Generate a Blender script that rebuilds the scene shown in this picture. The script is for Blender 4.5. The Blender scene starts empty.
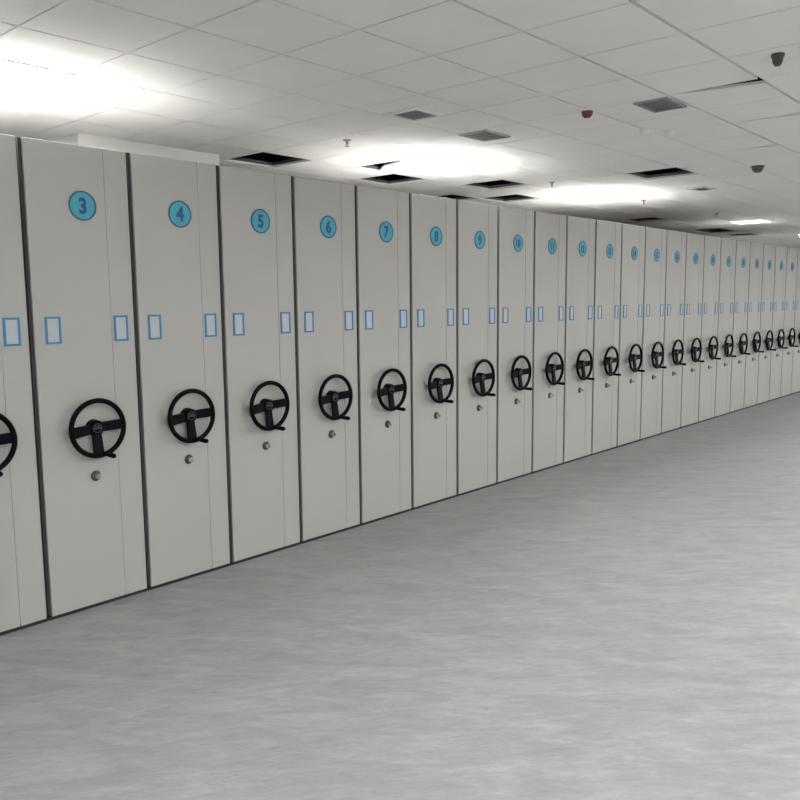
import bpy, bmesh, math, random
from mathutils import Vector, Matrix
random.seed(7)
C = bpy.context.scene.collection
SC = bpy.context.scene
PI = math.pi

# ------------------------------------------------------------------ camera
S = 0.85
F, YAW, PITCH, ROLL = 805.09, 0.84527, -0.12134, -0.00973
cam = bpy.data.cameras.new('camera')
cam.sensor_width = 36.0
cam.lens = F / 800.0 * 36.0
cam.clip_start = 0.05
co = bpy.data.objects.new('camera', cam); C.objects.link(co)
fw = Vector((math.sin(YAW)*math.cos(PITCH), math.cos(YAW)*math.cos(PITCH), math.sin(PITCH)))
rt = Vector((math.cos(YAW), -math.sin(YAW), 0)); up = rt.cross(fw)
r2 = rt*math.cos(ROLL) + up*math.sin(ROLL); u2 = -rt*math.sin(ROLL) + up*math.cos(ROLL)
m = Matrix((r2, u2, -fw)).transposed().to_4x4()
m.translation = Vector((-0.6237, -4.0205, 1.6228))
co.matrix_world = m
SC.camera = co

# ------------------------------------------------------------------ world, exposure
w = bpy.data.worlds.new('world'); SC.world = w; w.use_nodes = True
w.node_tree.nodes['Background'].inputs[0].default_value = (0.5, 0.5, 0.5, 1)
w.node_tree.nodes['Background'].inputs[1].default_value = 0.02
SC.view_settings.view_transform = 'Standard'
SC.view_settings.look = 'None'
SC.view_settings.gamma = 1.0
SC.view_settings.exposure = 1.15
SC.view_settings.use_curve_mapping = False
LAMP = 52.0            # radiance of the ceiling lamp panels

# ------------------------------------------------------------------ dimensions
W = 0.5776             # pitch of the shelving units
H = 2.431              # their height
HC = 2.797             # ceiling
T = 0.51               # ceiling tile
GX, GY = 1.4995, -1.0822
def cx(c): return GX + T*c
def cy(l): return -(GY + T*l)
X0, X1, Y0, Y1 = -5.0, 19.5, -9.0, 4.3

# ------------------------------------------------------------------ materials
def mat(name, col, rough=0.5, metal=0.0, spec=0.5, emit=None, noise=None, bump=None):
    mt = bpy.data.materials.new(name); mt.use_nodes = True
    nt = mt.node_tree; b = nt.nodes['Principled BSDF']
    b.inputs['Base Color'].default_value = (*col, 1)
    b.inputs['Roughness'].default_value = rough
    b.inputs['Metallic'].default_value = metal
    b.inputs['Specular IOR Level'].default_value = spec
    if emit:
        b.inputs['Emission Color'].default_value = (*emit[:3], 1)
        b.inputs['Emission Strength'].default_value = emit[3]
    if noise:
        sc, amt = noise
        tc = nt.nodes.new('ShaderNodeTexCoord'); n = nt.nodes.new('ShaderNodeTexNoise')
        n.inputs['Scale'].default_value = sc; n.inputs['Detail'].default_value = 4
        nt.links.new(tc.outputs['Object'], n.inputs['Vector'])
        r = nt.nodes.new('ShaderNodeValToRGB')
        r.color_ramp.elements[0].position = 0.3; r.color_ramp.elements[1].position = 0.7
        r.color_ramp.elements[0].color = (*[c*(1-amt) for c in col], 1)
        r.color_ramp.elements[1].color = (*[min(1, c*(1+amt)) for c in col], 1)
        nt.links.new(n.outputs['Fac'], r.inputs['Fac'])
        nt.links.new(r.outputs['Color'], b.inputs['Base Color'])
    if bump:
        sc, st = bump
        tc = nt.nodes.new('ShaderNodeTexCoord'); n = nt.nodes.new('ShaderNodeTexNoise')
        n.inputs['Scale'].default_value = sc
        bp = nt.nodes.new('ShaderNodeBump'); bp.inputs['Strength'].default_value = st
        bp.inputs['Distance'].default_value = 0.002
        nt.links.new(tc.outputs['Object'], n.inputs['Vector'])
        nt.links.new(n.outputs['Fac'], bp.inputs['Height'])
        nt.links.new(bp.outputs['Normal'], b.inputs['Normal'])
    return mt

M_PANEL = mat('painted_steel', (0.435, 0.430, 0.408), 0.45, spec=0.3, noise=(1.6, 0.025), bump=(60, 0.04))
M_BODY = mat('painted_steel_body', (0.72, 0.71, 0.69), 0.5)
M_SEAL = mat('dark_rubber', (0.035, 0.033, 0.030), 0.7)
M_BASE = mat('black_base', (0.012, 0.012, 0.012), 0.6)
M_WHEEL = mat('black_plastic', (0.004, 0.004, 0.005), 0.42, spec=0.06)
M_SPOKE = mat('blue_black_plastic', (0.004, 0.004, 0.008), 0.45, spec=0.07)
M_CAP = mat('grey_cap', (0.10, 0.10, 0.11), 0.3, metal=0.6)
M_CHROME = mat('chrome', (0.62, 0.62, 0.62), 0.22, metal=1.0)
M_DARKMETAL = mat('dark_metal', (0.10, 0.10, 0.10), 0.35, metal=0.9)
M_BADGE = mat('badge_teal', (0.040, 0.33, 0.44), 0.45)
M_RING = mat('badge_ring', (0.010, 0.095, 0.21), 0.45)
M_NUM = mat('badge_numeral', (0.006, 0.075, 0.24), 0.5)
M_FRAME = mat('holder_blue', (0.035, 0.22, 0.46), 0.35)
M_CARD = mat('label_card', (0.46, 0.50, 0.53), 0.5)
M_TILE = mat('ceiling_tile', (0.82, 0.815, 0.80), 0.9, noise=(3.0, 0.02), bump=(220, 0.12))
M_GRID = mat('ceiling_grid', (0.09, 0.09, 0.088), 0.6)
M_PLENUM = mat('plenum_shade', (0.010, 0.010, 0.010), 0.95)  # near-black colour stands in for the shade above the ceiling openings
M_PIPE = mat('plenum_pipe', (0.16, 0.17, 0.17), 0.5)
M_WALL = mat('wall_paint', (0.70, 0.695, 0.68), 0.85, noise=(1.0, 0.015))
M_SOFFIT = mat('soffit_paint', (0.80, 0.79, 0.77), 0.8)
M_LAMP = mat('lamp_diffuser', (0.9, 0.9, 0.9), 0.5, emit=(1.0, 0.995, 0.978, LAMP))
M_LAMPFRONT = mat('lamp_diffuser_front', (0.9, 0.9, 0.9), 0.5, emit=(1.0, 0.995, 0.978, LAMP*0.6))
M_LAMPFAR = mat('lamp_diffuser_far', (0.9, 0.9, 0.9), 0.5, emit=(1.0, 0.995, 0.978, LAMP*1.5))
M_LAMPLOW = mat('lamp_diffuser_dim', (0.9, 0.9, 0.9), 0.5, emit=(1.0, 0.995, 0.978, LAMP*0.07))
M_LFRAME = mat('lamp_frame', (0.80, 0.80, 0.79), 0.4)
M_VENT = mat('vent_frame', (0.78, 0.78, 0.77), 0.5)
M_VBACK = mat('vent_back', (0.36, 0.36, 0.36), 0.7)
M_SLAT = mat('vent_slat', (0.48, 0.48, 0.48), 0.6)
M_SLATD = mat('vent_slat_dark', (0.25, 0.25, 0.25), 0.6)
M_RED = mat('detector_maroon', (0.13, 0.022, 0.020), 0.4)
M_DET = mat('detector_dark', (0.07, 0.055, 0.05), 0.45)
M_WHITE = mat('white_plastic', (0.82, 0.82, 0.80), 0.4)
M_SPR = mat('sprinkler_metal', (0.25, 0.25, 0.24), 0.4, metal=0.7)

def floor_material():
    mt = bpy.data.materials.new('grey_vinyl'); mt.use_nodes = True
    nt = mt.node_tree; L = nt.links; b = nt.nodes['Principled BSDF']
    tc = nt.nodes.new('ShaderNodeTexCoord')
    def streak(rot, sx, sy, scale, detail=5, dist=0.6):
        mp = nt.nodes.new('ShaderNodeMapping')
        mp.inputs['Scale'].default_value = (sx, sy, 1)
        n = nt.nodes.new('ShaderNodeTexNoise')
        n.inputs['Scale'].default_value = scale; n.inputs['Detail'].default_value = detail
        n.inputs['Roughness'].default_value = 0.6; n.inputs['Distortion'].default_value = dist
        m0 = nt.nodes.new('ShaderNodeMapping'); m0.inputs['Rotation'].default_value = (0, 0, math.radians(rot))
        L.new(tc.outputs['Object'], m0.inputs['Vector']); L.new(m0.outputs['Vector'], mp.inputs['Vector']); L.new(mp.outputs['Vector'], n.inputs['Vector'])
        return n.outputs['Fac']
    a = streak(50, 1.1, 3.2, 2.6, 6, 0.9); c = streak(42, 2.4, 9.0, 3.2, 6, 1.0); d = streak(10, 1, 1, 0.6, 3, 0.2); g = streak(46, 3.0, 8.0, 9.0, 8, 1.4)
    def mul(x, k):
        q = nt.nodes.new('ShaderNodeMath'); q.operation = 'MULTIPLY'; L.new(x, q.inputs[0]); q.inputs[1].default_value = k; return q.outputs[0]
    def add(x, y):
        q = nt.nodes.new('ShaderNodeMath'); q.operation = 'ADD'; L.new(x, q.inputs[0]); L.new(y, q.inputs[1]); return q.outputs[0]
    s = add(add(add(mul(a, 0.42), mul(c, 0.27)), mul(d, 0.09)), mul(g, 0.22))
    r = nt.nodes.new('ShaderNodeValToRGB')
    e = r.color_ramp.elements
    e[0].position = 0.38; e[0].color = (0.268, 0.270, 0.269, 1)
    e[1].position = 0.62; e[1].color = (0.385, 0.387, 0.384, 1)
    k = e.new(0.5); k.color = (0.318, 0.321, 0.319, 1)
    L.new(s, r.inputs['Fac']); L.new(r.outputs['Color'], b.inputs['Base Color'])
    b.inputs['Roughness'].default_value = 0.5
    b.inputs['Specular IOR Level'].default_value = 0.15
    return mt
M_FLOOR = floor_material()

# ------------------------------------------------------------------ helpers
def add_box(bm, x0, x1, y0, y1, z0, z1, bev=0.0):
    r = bmesh.ops.create_cube(bm, size=1.0)
    vs = r['verts']
    for v in vs:
        v.co = Vector(((x0+x1)/2 + v.co.x*(x1-x0), (y0+y1)/2 + v.co.y*(y1-y0), (z0+z1)/2 + v.co.z*(z1-z0)))
    if bev:
        es = list({e for v in vs for e in v.link_edges})
        bmesh.ops.bevel(bm, geom=es, offset=bev, segments=2, affect='EDGES', profile=0.5)

def add_prism(bm, pts, ax, a0, a1):
    """polygon pts in a plane, extruded along axis ax from a0 to a1"""
    def P(p, a):
        if ax == 'y': return Vector((p[0], a, p[1]))
        if ax == 'z': return Vector((p[0], p[1], a))
        return Vector((a, p[0], p[1]))
    A = [bm.verts.new(P(p, a0)) for p in pts]; B = [bm.verts.new(P(p, a1)) for p in pts]
    n = len(pts)
    bm.faces.new(A); bm.faces.new(list(reversed(B)))
    for i in range(n):
        bm.faces.new((A[i], B[i], B[(i+1) % n], A[(i+1) % n]))

def add_lathe(bm, prof, origin, axis, n=32):
    """profile of (radius, along) revolved about axis through origin"""
    ax = Vector(axis).normalized()
    t = Vector((0, 0, 1)) if abs(ax.z) < 0.9 else Vector((1, 0, 0))
    e1 = ax.cross(t).normalized(); e2 = ax.cross(e1)
    o = Vector(origin); rings = []
    for r, a in prof:
        if r < 1e-6: rings.append([bm.verts.new(o + ax*a)])
        else: rings.append([bm.verts.new(o + ax*a + (e1*math.cos(2*PI*i/n) + e2*math.sin(2*PI*i/n))*r) for i in range(n)])
    for R0, R1 in zip(rings, rings[1:]):
        for i in range(n):
            j = (i+1) % n
            if len(R0) == 1 and len(R1) == 1: continue
            if len(R0) == 1: bm.faces.new((R0[0], R1[i], R1[j]))
            elif len(R1) == 1: bm.faces.new((R0[i], R0[j], R1[0]))
            else: bm.faces.new((R0[i], R0[j], R1[j], R1[i]))

def add_torus(bm, c, R, r, n=64, k=14, sy=1.0):
    """torus in the x-z plane"""
    V = []
    for i in range(n):
        a = 2*PI*i/n
        V.append([bm.verts.new(Vector((c[0] + (R + r*math.cos(b))*math.cos(a), c[1] + sy*r*math.sin(b), c[2] + (R + r*math.cos(b))*math.sin(a))))
                  for b in [2*PI*j/k for j in range(k)]])
    for i in range(n):
        for j in range(k):
            bm.faces.new((V[i][j], V[(i+1) % n][j], V[(i+1) % n][(j+1) % k], V[i][(j+1) % k]))

def obj(name, bm, m, parent=None, smooth=False, loc=None):
    bmesh.ops.recalc_face_normals(bm, faces=bm.faces[:])
    me = bpy.data.meshes.new(name); bm.to_mesh(me); bm.free()
    if smooth:
        for p in me.polygons: p.use_smooth = True
        try: me.set_sharp_from_angle(angle=math.radians(40))
        except Exception: pass
    for q in (m if isinstance(m, (list, tuple)) else [m]): me.materials.append(q)
    o = bpy.data.objects.new(name, me); C.objects.link(o)
    if parent: o.parent = parent
    if loc: o.location = loc
    return o

def struct(name, bm, m):
    o = obj(name, bm, m); o['kind'] = 'structure'; return o

def tag(o, label, cat, group=None):
    o['label'] = label; o['category'] = cat
    if group: o['group'] = group
    return o

def empty(name, label, cat, loc, group=None, rz=0):
    o = bpy.data.objects.new(name, None); C.objects.link(o)
    o.location = loc; o.rotation_euler = (0, 0, rz); o.empty_display_size = 0.1
    return tag(o, label, cat, group)

def copy_tree(o, parent=None):
    c = o.copy(); C.objects.link(c)
    if parent: c.parent = parent
    for ch in [q for q in o.children]: copy_tree(ch, c)
    return c

# ------------------------------------------------------------------ room shell
bm = bmesh.new(); add_box(bm, X0, X1, Y0, Y1, -0.12, 0.0); struct('floor', bm, M_FLOOR)
for nm, b in (('wall_left', (X0-0.15, X0, Y0, Y1)), ('wall_right', (X1, X1+0.15, Y0, Y1)),
              ('wall_back', (X0-0.15, X1+0.15, Y1, Y1+0.15)), ('wall_front', (X0-0.15, X1+0.15, Y0-0.15, Y0))):
    bm = bmesh.new(); add_box(bm, *b, -0.12, HC+0.017); struct(nm, bm, M_WALL)
for nm, b in (('baseboard_left', (X0, X0+0.012, Y0+0.012, Y1-0.012)), ('baseboard_right', (X1-0.012, X1, Y0+0.012, Y1-0.012)),
              ('baseboard_back', (X0, X1, Y1-0.012, Y1)), ('baseboard_front', (X0, X1, Y0, Y0+0.012))):
    bm = bmesh.new(); add_box(bm, *b, 0, 0.09); struct(nm, bm, M_PIPE)

C0, C1 = -13, 36
L0, L1 = -7, 18
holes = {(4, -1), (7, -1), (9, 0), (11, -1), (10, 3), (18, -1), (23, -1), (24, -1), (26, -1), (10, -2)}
loose = {(6, 0)}
LAMPS = [(-1, 1), (6, 1), (12, 1), (21, 1), (28, 1), (-8, 1)] + [(c, 9) for c in (-9, -2, 5, 12, 19, 26, 33)] + [(c, 15) for c in (-9, -2, 5, 12, 19, 26, 33)]
lampcells = set()
for c, l in LAMPS: lampcells |= {(c, l)}
# tiles: slabs with narrow open joints that show the recessed runners
bm = bmesh.new()
ga, gb = 0.0056, 0.0038
wedge = {(5, 6): 0.11, (7, 7): 0.050, (7, 6): 0.050, (9, 5): 0.050}
for c in range(C0, C1):
    for l in range(L0, L1):
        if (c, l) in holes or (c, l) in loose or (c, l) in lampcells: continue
        xa = max(cx(c)+gb, X0+0.001); xb = min(cx(c+1)-gb, X1-0.001)
        g1 = 0.0085 if l+1 in (6, 7, 8) else ga; g0 = 0.0085 if l in (6, 7, 8) else ga
        ya = max(cy(l+1)+g1, Y0+0.001); yb = min(cy(l)-g0, Y1-0.001)
        if xb-xa < 0.02 or yb-ya < 0.02: continue
        k = wedge.get((c, l), 0.0)
        add_prism(bm, [(xa+k, ya), (xb, ya), (xb, yb), (xa + (k if (c, l) == (7, 7) else 0), yb)], 'z', HC, HC+0.016)
struct('ceiling', bm, M_TILE)
# runners of the suspended grid
bm = bmesh.new()
for c in range(C0, C1+1):
    if X0+0.02 < cx(c) < X1-0.02:
        for l in range(L0, L1):
            ya, yb = max(cy(l+1)+0.012, Y0), min(cy(l)-0.012, Y1)
            if yb-ya < 0.05: continue
            add_box(bm, cx(c)-0.012, cx(c)+0.012, ya, yb, HC+0.0175, HC+0.040)
for l in range(L0, L1+1):
    if Y0+0.02 < cy(l) < Y1-0.02:
        add_box(bm, X0, X1, cy(l)-0.012, cy(l)+0.012, HC+0.0175, HC+0.040)
struct('trim_1', bm, M_GRID)
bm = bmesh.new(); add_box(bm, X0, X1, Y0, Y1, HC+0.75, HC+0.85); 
for b in ((X0-0.15, X0, Y0-0.15, Y1+0.15), (X1, X1+0.15, Y0-0.15, Y1+0.15), (X0, X1, Y1, Y1+0.15), (X0, X1, Y0-0.15, Y0)):  # dark lining added so the openings look unlit inside
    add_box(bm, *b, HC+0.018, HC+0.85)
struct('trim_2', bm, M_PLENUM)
# boxed soffit behind the first units
bm = bmesh.new(); add_box(bm, 2.19, 3.36, 1.40, 2.3, HC-0.20, HC-0.001, 0.004); struct('trim_3', bm, M_SOFFIT)

# ------------------------------------------------------------------ shelving units
def make_unit(group):
    t = empty('mobile_shelving_unit', '', 'shelving unit', (0, 0, 0), group)
    # carcass behind the front panel
    bm = bmesh.new()
    add_box(bm, 0.035, W-0.015, 0.022, 3.0, 0.05, H-0.006)
    obj('carcass', bm, M_BODY, t)
    # folded front panel with a narrow seam between main sheet and side strip
    bm = bmesh.new()
    add_box(bm, 0.020, 0.4325, 0.0, 0.022, 0.0175, H, 0.0025)
    add_box(bm, 0.4350, 0.5680, 0.0, 0.022, 0.0175, H, 0.0025)
    add_box(bm, 0.425, 0.445, 0.003, 0.020, 0.03, H-0.01)
    obj('front_panel', bm, M_PANEL, t)
    bm = bmesh.new(); add_box(bm, 0.5685, 0.5735, 0.006, 0.030, 0.03, H)
    add_box(bm, 0.0045, 0.0195, 0.012, 0.035, 0.03, H)
    obj('rubber_seal', bm, M_SEAL, t)
    bm = bmesh.new(); add_box(bm, 0.004, W-0.004, 0.003, 2.98, 0.0, 0.019)
    obj('base_plinth', bm, M_BASE, t)
    # number badge
    bx, bz, R = 0.309, 2.128, 0.073
    bm = bmesh.new(); add_lathe(bm, [(0, 0), (R-0.002, 0), (R-0.002, 0.003), (0, 0.003)], (bx, 0, bz), (0, -1, 0), 40)
    bg = obj('number_badge', bm, M_BADGE, t)
    bm = bmesh.new(); add_lathe(bm, [(R-0.006, 0.001), (R+0.002, 0.001), (R+0.002, 0.0042), (R-0.006, 0.0042), (R-0.006, 0.001)], (bx, 0, bz), (0, -1, 0), 40)
    obj('badge_ring', bm, M_RING, bg)
    # two label holders
    for u0 in (0.076, 0.449):
        x0, x1, z0, z1, q = u0, u0+0.080, 1.427, 1.565, 0.0105
        bm = bmesh.new()
        add_box(bm, x0, x0+q, -0.006, 0, z0, z1); add_box(bm, x1-q, x1, -0.006, 0, z0, z1)
        add_box(bm, x0+q, x1-q, -0.006, 0, z0, z0+q); add_box(bm, x0+q, x1-q, -0.006, 0, z1-q, z1)
        fr = obj('label_holder', bm, M_FRAME, t)
        bm = bmesh.new(); add_box(bm, x0+q, x1-q, -0.0025, -0.0002, z0+q, z1-q)
        obj('label_card', bm, M_CARD, fr)
    # three-spoke handwheel
    hx, hz, yr = 0.300, 0.978, -0.052
    bm = bmesh.new(); add_torus(bm, (hx, yr, hz), 0.146, 0.0135)
    wh = obj('handwheel', bm, M_WHEEL, t, True)
    bm = bmesh.new(); add_lathe(bm, [(0, 0), (0.044, 0), (0.044, 0.010), (0.024, 0.016), (0.022, 0.030), (0, 0.030)], (hx, 0, hz), (0, -1, 0), 28)
    obj('wheel_shaft', bm, M_WHEEL, wh, True)
    def spoke(pts, nm='spoke'):
        bm = bmesh.new(); add_prism(bm, pts, 'y', yr-0.007, yr+0.010)
        for v in bm.verts:
            v.co.y += 0.024*max(0.0, 1-math.hypot(v.co.x-hx, v.co.z-hz)/0.145)
        bmesh.ops.bevel(bm, geom=bm.edges[:], offset=0.003, segments=2, affect='EDGES')
        obj(nm, bm, M_SPOKE, wh, True)
    a = math.radians(4)
    def rot(p): return (hx + p[0]*math.cos(a) - p[1]*math.sin(a), hz + p[0]*math.sin(a) + p[1]*math.cos(a))
    spoke([rot(p) for p in ((-0.020, 0.022), (-0.144, 0.026), (-0.146, -0.034), (-0.020, -0.027))])
    spoke([rot(p) for p in ((0.020, -0.024), (0.145, -0.028), (0.144, 0.026), (0.020, 0.026))])
    spoke([rot(p) for p in ((-0.025, -0.015), (-0.040, -0.140), (0.018, -0.144), (0.024, -0.015))])
    bm = bmesh.new(); add_lathe(bm, [(0, -0.022), (0.034, -0.022), (0.042, -0.010), (0.042, 0.010), (0.036, 0.018), (0, 0.018)], (hx, yr+0.022, hz), (0, -1, 0), 32)
    hub = obj('hub', bm, M_WHEEL, wh, True)
    bm = bmesh.new()
    add_lathe(bm, [(0.0215, 0.0), (0.0245, 0.0), (0.0245, 0.002), (0.0215, 0.002), (0.0215, 0.0)], (hx, yr+0.0045, hz), (0, -1, 0), 28)
    add_box(bm, hx-0.020, hx+0.020, yr+0.0025, yr+0.0045, hz-0.004, hz+0.003)
    add_box(bm, hx-0.014, hx+0.014, yr+0.0025, yr+0.0045, hz+0.008, hz+0.012)
    obj('hub_emblem', bm, M_CAP, wh)
    # crank handle on the rim, pointing at the room
    kx, kz = hx+0.034, hz-0.143
    bm = bmesh.new(); add_lathe(bm, [(0, 0.0), (0.008, 0.0), (0.008, 0.014), (0.0115, 0.018), (0.0125, 0.050), (0.0135, 0.080), (0.010, 0.089), (0, 0.091)], (kx, yr-0.004, kz), (0, -1, 0), 20)
    obj('crank_handle', bm, M_WHEEL, wh, True)
    # lock under the wheel
    lx, lz = 0.300, 0.717
    bm = bmesh.new(); add_lathe(bm, [(0, 0), (0.028, 0), (0.028, 0.005), (0.021, 0.012), (0, 0.012)], (lx, 0, lz), (0, -1, 0), 28)
    lk = obj('lock', bm, M_DARKMETAL, t, True)
    bm = bmesh.new(); add_lathe(bm, [(0, 0.012), (0.014, 0.012), (0.014, 0.030), (0.011, 0.034), (0, 0.034)], (lx, 0, lz), (0, -1, 0), 24)
    obj('lock_barrel', bm, M_CHROME, lk, True)
    bm = bmesh.new(); add_box(bm, lx-0.002, lx+0.002, -0.048, -0.034, lz-0.009, lz+0.009, 0.001)
    obj('key', bm, M_CHROME, lk)
    return t

def numeral(txt, parent):
    cu = bpy.data.curves.new('numeral', 'FONT'); cu.body = txt
    cu.align_x = 'CENTER'; cu.align_y = 'CENTER'
    cu.size = 0.108 if len(txt) == 1 else 0.094
    cu.offset = 0.0036; cu.extrude = 0.0008; cu.resolution_u = 3
    tmp = bpy.data.objects.new('tmp', cu)
    C.objects.link(tmp)
    dg = bpy.context.evaluated_depsgraph_get()
    me = bpy.data.meshes.new_from_object(tmp.evaluated_get(dg))
    bpy.data.objects.remove(tmp)
    xs = [v.co.x for v in me.vertices]; ys = [v.co.y for v in me.vertices]
    mx, my = (min(xs)+max(xs))/2, (min(ys)+max(ys))/2
    sx = 0.88 if len(txt) == 1 else 0.80
    for v in me.vertices:
        x, y, z = v.co
        v.co = ((x-mx)*sx + 0.309, -0.0042 - z, (y-my) + 2.128)
    me.materials.clear(); me.materials.append(M_NUM)
    o = bpy.data.objects.new('numeral', me); C.objects.link(o); o.parent = parent
    return o

GRP = 'row of numbered mobile shelving units'
first = make_unit(GRP)
units = []
NU = 25
for k in range(1, NU+1):
    u = first if k == 1 else copy_tree(first)
    u.location = (k*W, 0, 0)
    units.append((k, u))
ORD = 'first second third fourth fifth sixth seventh eighth ninth tenth eleventh twelfth thirteenth fourteenth fifteenth sixteenth seventeenth eighteenth nineteenth twentieth twenty-first twenty-second twenty-third'.split()
for k, u in units:
    n = k+1
    bg = [c for c in u.children if c.name.startswith('number_badge')][0]
    numeral(str(n), bg)
    if k == 1: lab = 'grey steel shelving unit cut off at the left edge, left of the one numbered 3'
    elif k == NU: lab = 'last grey steel shelving unit of the row, its round badge numbered %d' % n
    else: lab = 'grey steel shelving unit, round blue badge numbered %d, %s whole unit from the left' % (n, ORD[k-2])
    if k == 2: lab = 'nearest whole grey steel shelving unit, its round blue badge numbered 3'
    u['label'] = lab

# ------------------------------------------------------------------ ceiling fittings
def make_lamp():
    t = empty('ceiling_lamp', '', 'ceiling light', (0, 0, 0))
    x0, x1, y0, y1 = 0.005, T-0.005, -T+0.005, -0.005
    bm = bmesh.new(); q = 0.022
    add_box(bm, x0, x1, y0, y0+q, -0.004, 0.015); add_box(bm, x0, x1, y1-q, y1, -0.004, 0.015)
    add_box(bm, x0, x0+q, y0+q, y1-q, -0.004, 0.015); add_box(bm, x1-q, x1, y0+q, y1-q, -0.004, 0.015)
    add_box(bm, x0, x1, y0, y1, 0.008, 0.015)
    obj('lamp_frame', bm, M_LFRAME, t)
    bm = bmesh.new(); add_box(bm, x0+q, x1-q, y0+q, y1-q, -0.002, 0.006)
    obj('diffuser', bm, M_LAMP, t)
    return t
lamp0 = make_lamp(); used = False
def diff(o): return [q for q in o.children if q.name.startswith('diffuser')][0]
dim_data = diff(lamp0).data.copy(); dim_data.materials[0] = M_LAMPLOW
far_data = diff(lamp0).data.copy(); far_data.materials[0] = M_LAMPFAR
front_data = diff(lamp0).data.copy(); front_data.materials[0] = M_LAMPFRONT
row_label = {-8: 'glowing ceiling panel lamp over the row, left of the picture',
             -1: 'bright ceiling panel lamp over the leftmost units 3 and 4, at the upper left',
             6: 'blown-out bright ceiling lamp above units 7 to 9, behind the two square air vents',
             12: 'blown-out bright ceiling lamp above units 13 to 16, behind the black hole in mid ceiling',
             21: 'slim white rectangular ceiling lamp above the far units, at the right edge of the picture',
             28: 'farthest ceiling lamp, a white glow just above the row at the right edge'}
for c, l in LAMPS:
    o = lamp0 if not used else copy_tree(lamp0); used = True
    o.location = (cx(c), cy(l), HC)
    if l == 9 or c == -1 and l == 1: diff(o).data = front_data
    if l == 15: diff(o).data = far_data
    if c == 21:
        diff(o).data = dim_data
    if l == 1: o['label'] = row_label[c]; o['group'] = 'ceiling lamps above the shelving row'
    else:
        o['label'] = 'white ceiling panel lamp out of view over the open floor in front of the row'; o['group'] = 'ceiling lamps over the open floor'
    if l == 15: o['label'] = 'white ceiling panel lamp out of view in the row nearest the front wall'; o['group'] = 'ceiling lamps near the front wall'

# broken tile left in its opening
bm = bmesh.new()
add_prism(bm, [(cx(a), cy(b)) for a, b in ((6.12, 0.985), (6.985, 0.985), (6.985, 0.015), (6.62, 0.015), (6.45, 0.20), (6.30, 0.42), (6.22, 0.70))], 'z', HC+0.001, HC+0.017)
o = obj('ceiling_tile', bm, M_TILE)
tag(o, 'broken white ceiling tile leaving a jagged black gap, beside the bright lamp above unit 7', 'ceiling tile')

def vent(c0, l0, c1, l1, lab, frame=M_VENT, q=0.028, slats=7, sm=None):
    x0, x1, y0, y1 = cx(c0), cx(c1), cy(l1), cy(l0)
    t = empty('ceiling_vent', lab, 'air vent', ((x0+x1)/2, (y0+y1)/2, HC-0.012), 'square air vents in the ceiling')
    a, b = (x1-x0)/2, (y1-y0)/2
    bm = bmesh.new()
    add_box(bm, -a, a, -b, -b+q, 0, 0.0115); add_box(bm, -a, a, b-q, b, 0, 0.0115)
    add_box(bm, -a, -a+q, -b+q, b-q, 0, 0.0115); add_box(bm, a-q, a, -b+q, b-q, 0, 0.0115)
    obj('vent_frame', bm, frame, t)
    bm = bmesh.new(); add_box(bm, -a+q, a-q, -b+q, b-q, 0.0095, 0.0115); obj('back_plate', bm, M_VBACK, t)
    for i in range(slats):
        yy = -b+q + (2*b-2*q)*(i+0.5)/slats
        bm = bmesh.new(); add_prism(bm, [(yy-0.009, 0.002), (yy-0.007, 0.001), (yy+0.009, 0.0075), (yy+0.007, 0.0085)], 'x', -a+q, a-q)
        obj('slat', bm, sm or M_SLAT, t)
    return t
vent(3.40, 3.06, 3.96, 3.60, 'square grey air vent with a raised white rim, leftmost and nearest of the ceiling vents', q=0.034)
vent(5.04, 2.99, 5.62, 3.45, 'plain grey square air vent beside the white-rimmed one, in front of the glowing lamp', M_SLAT, q=0.012)
vent(5.04, 5.56, 5.62, 5.97, 'darkest grey air vent, right of the maroon detector in the upper right ceiling', M_VBACK, q=0.010, sm=M_SLATD)
vent(12.7, 3.10, 13.3, 3.5, 'small pale air vent far back, right of the black hole in the middle ceiling', M_VENT, q=0.03)

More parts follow.
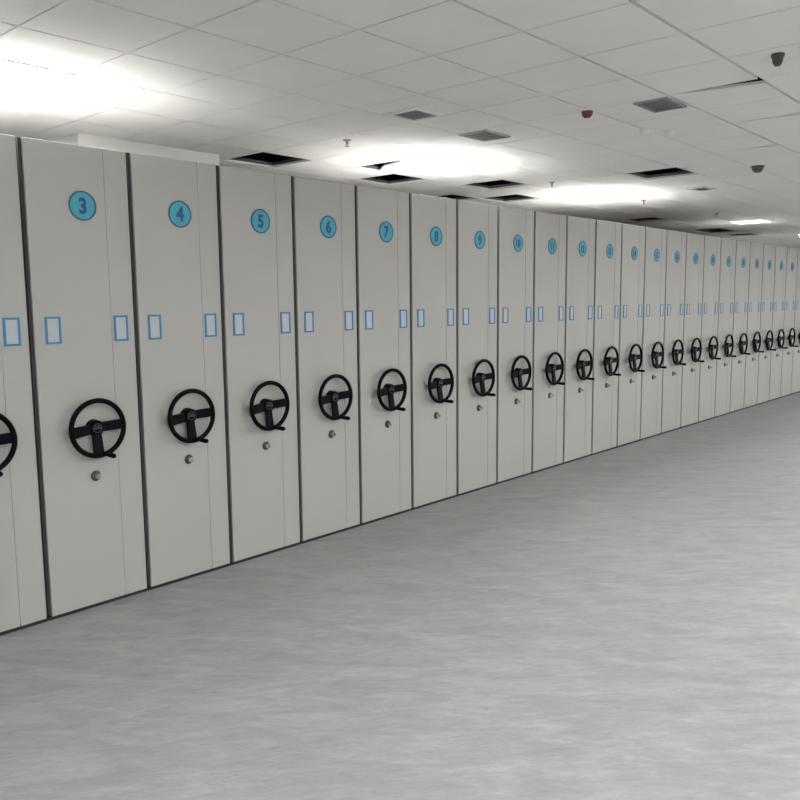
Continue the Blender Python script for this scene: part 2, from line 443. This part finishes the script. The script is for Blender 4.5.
def detector(x, y, mcap, lab, r=0.045):
    t = empty('smoke_detector', lab, 'smoke detector', (x, y, HC), 'detectors on the ceiling')
    bm = bmesh.new(); add_lathe(bm, [(0, 0), (r*1.15, 0), (r*1.15, 0.012), (r, 0.018), (0, 0.018)], (0, 0, 0), (0, 0, -1), 28)
    obj('base', bm, M_WHITE if mcap is M_RED else mcap, t, True)
    bm = bmesh.new(); add_lathe(bm, [(0, 0.018), (r*0.95, 0.018), (r*0.85, 0.040), (r*0.5, 0.055), (0, 0.058)], (0, 0, 0), (0, 0, -1), 28)
    obj('cap', bm, mcap, t, True)
detector(4.01, -1.48, M_RED, 'maroon domed detector with a pale base, in the middle of the ceiling', 0.038)
detector(7.05, -1.52, M_DET, 'small dark domed detector in the ceiling near the right edge, right of the black hole', 0.05)
detector(3.65, -2.70, M_DET, 'dark domed detector at the top right corner of the picture', 0.027)

for x, y, lab in ((4.87, -1.46, 'left of the two small white domes on the ceiling below the dark vent'),
                  (5.03, -1.57, 'right of the two small white domes on the ceiling below the dark vent')):
    bm = bmesh.new(); add_lathe(bm, [(0, 0), (0.038, 0), (0.036, 0.012), (0.026, 0.026), (0, 0.034)], (x, y, HC), (0, 0, -1), 24)
    tag(obj('ceiling_dome', bm, M_WHITE, None, True), lab, 'sensor', 'white domes on the ceiling')

for x, y, lab in ((3.66, 0.27, 'small grey sprinkler head hanging above units 6 and 7, right of the leftmost black opening'),
                  (6.57, 0.30, 'small grey sprinkler head hanging between the two bright lamp glows'),
                  (8.64, 0.29, 'small grey sprinkler head right below the second bright lamp glow'),
                  (10.78, 0.21, 'farthest small sprinkler head, left of the slim white lamp')):
    t = empty('sprinkler_head', lab, 'sprinkler', (x, y, HC), 'sprinkler heads')
    bm = bmesh.new(); add_lathe(bm, [(0, 0), (0.030, 0), (0.028, 0.006), (0, 0.008)], (0, 0, 0), (0, 0, -1), 24)
    obj('escutcheon', bm, M_SPR, t, True)
    bm = bmesh.new(); add_lathe(bm, [(0, 0.006), (0.011, 0.006), (0.010, 0.030), (0.005, 0.032), (0.005, 0.042), (0.018, 0.044), (0.018, 0.047), (0, 0.048)], (0, 0, 0), (0, 0, -1), 20)
    obj('nozzle', bm, M_SPR, t, True)
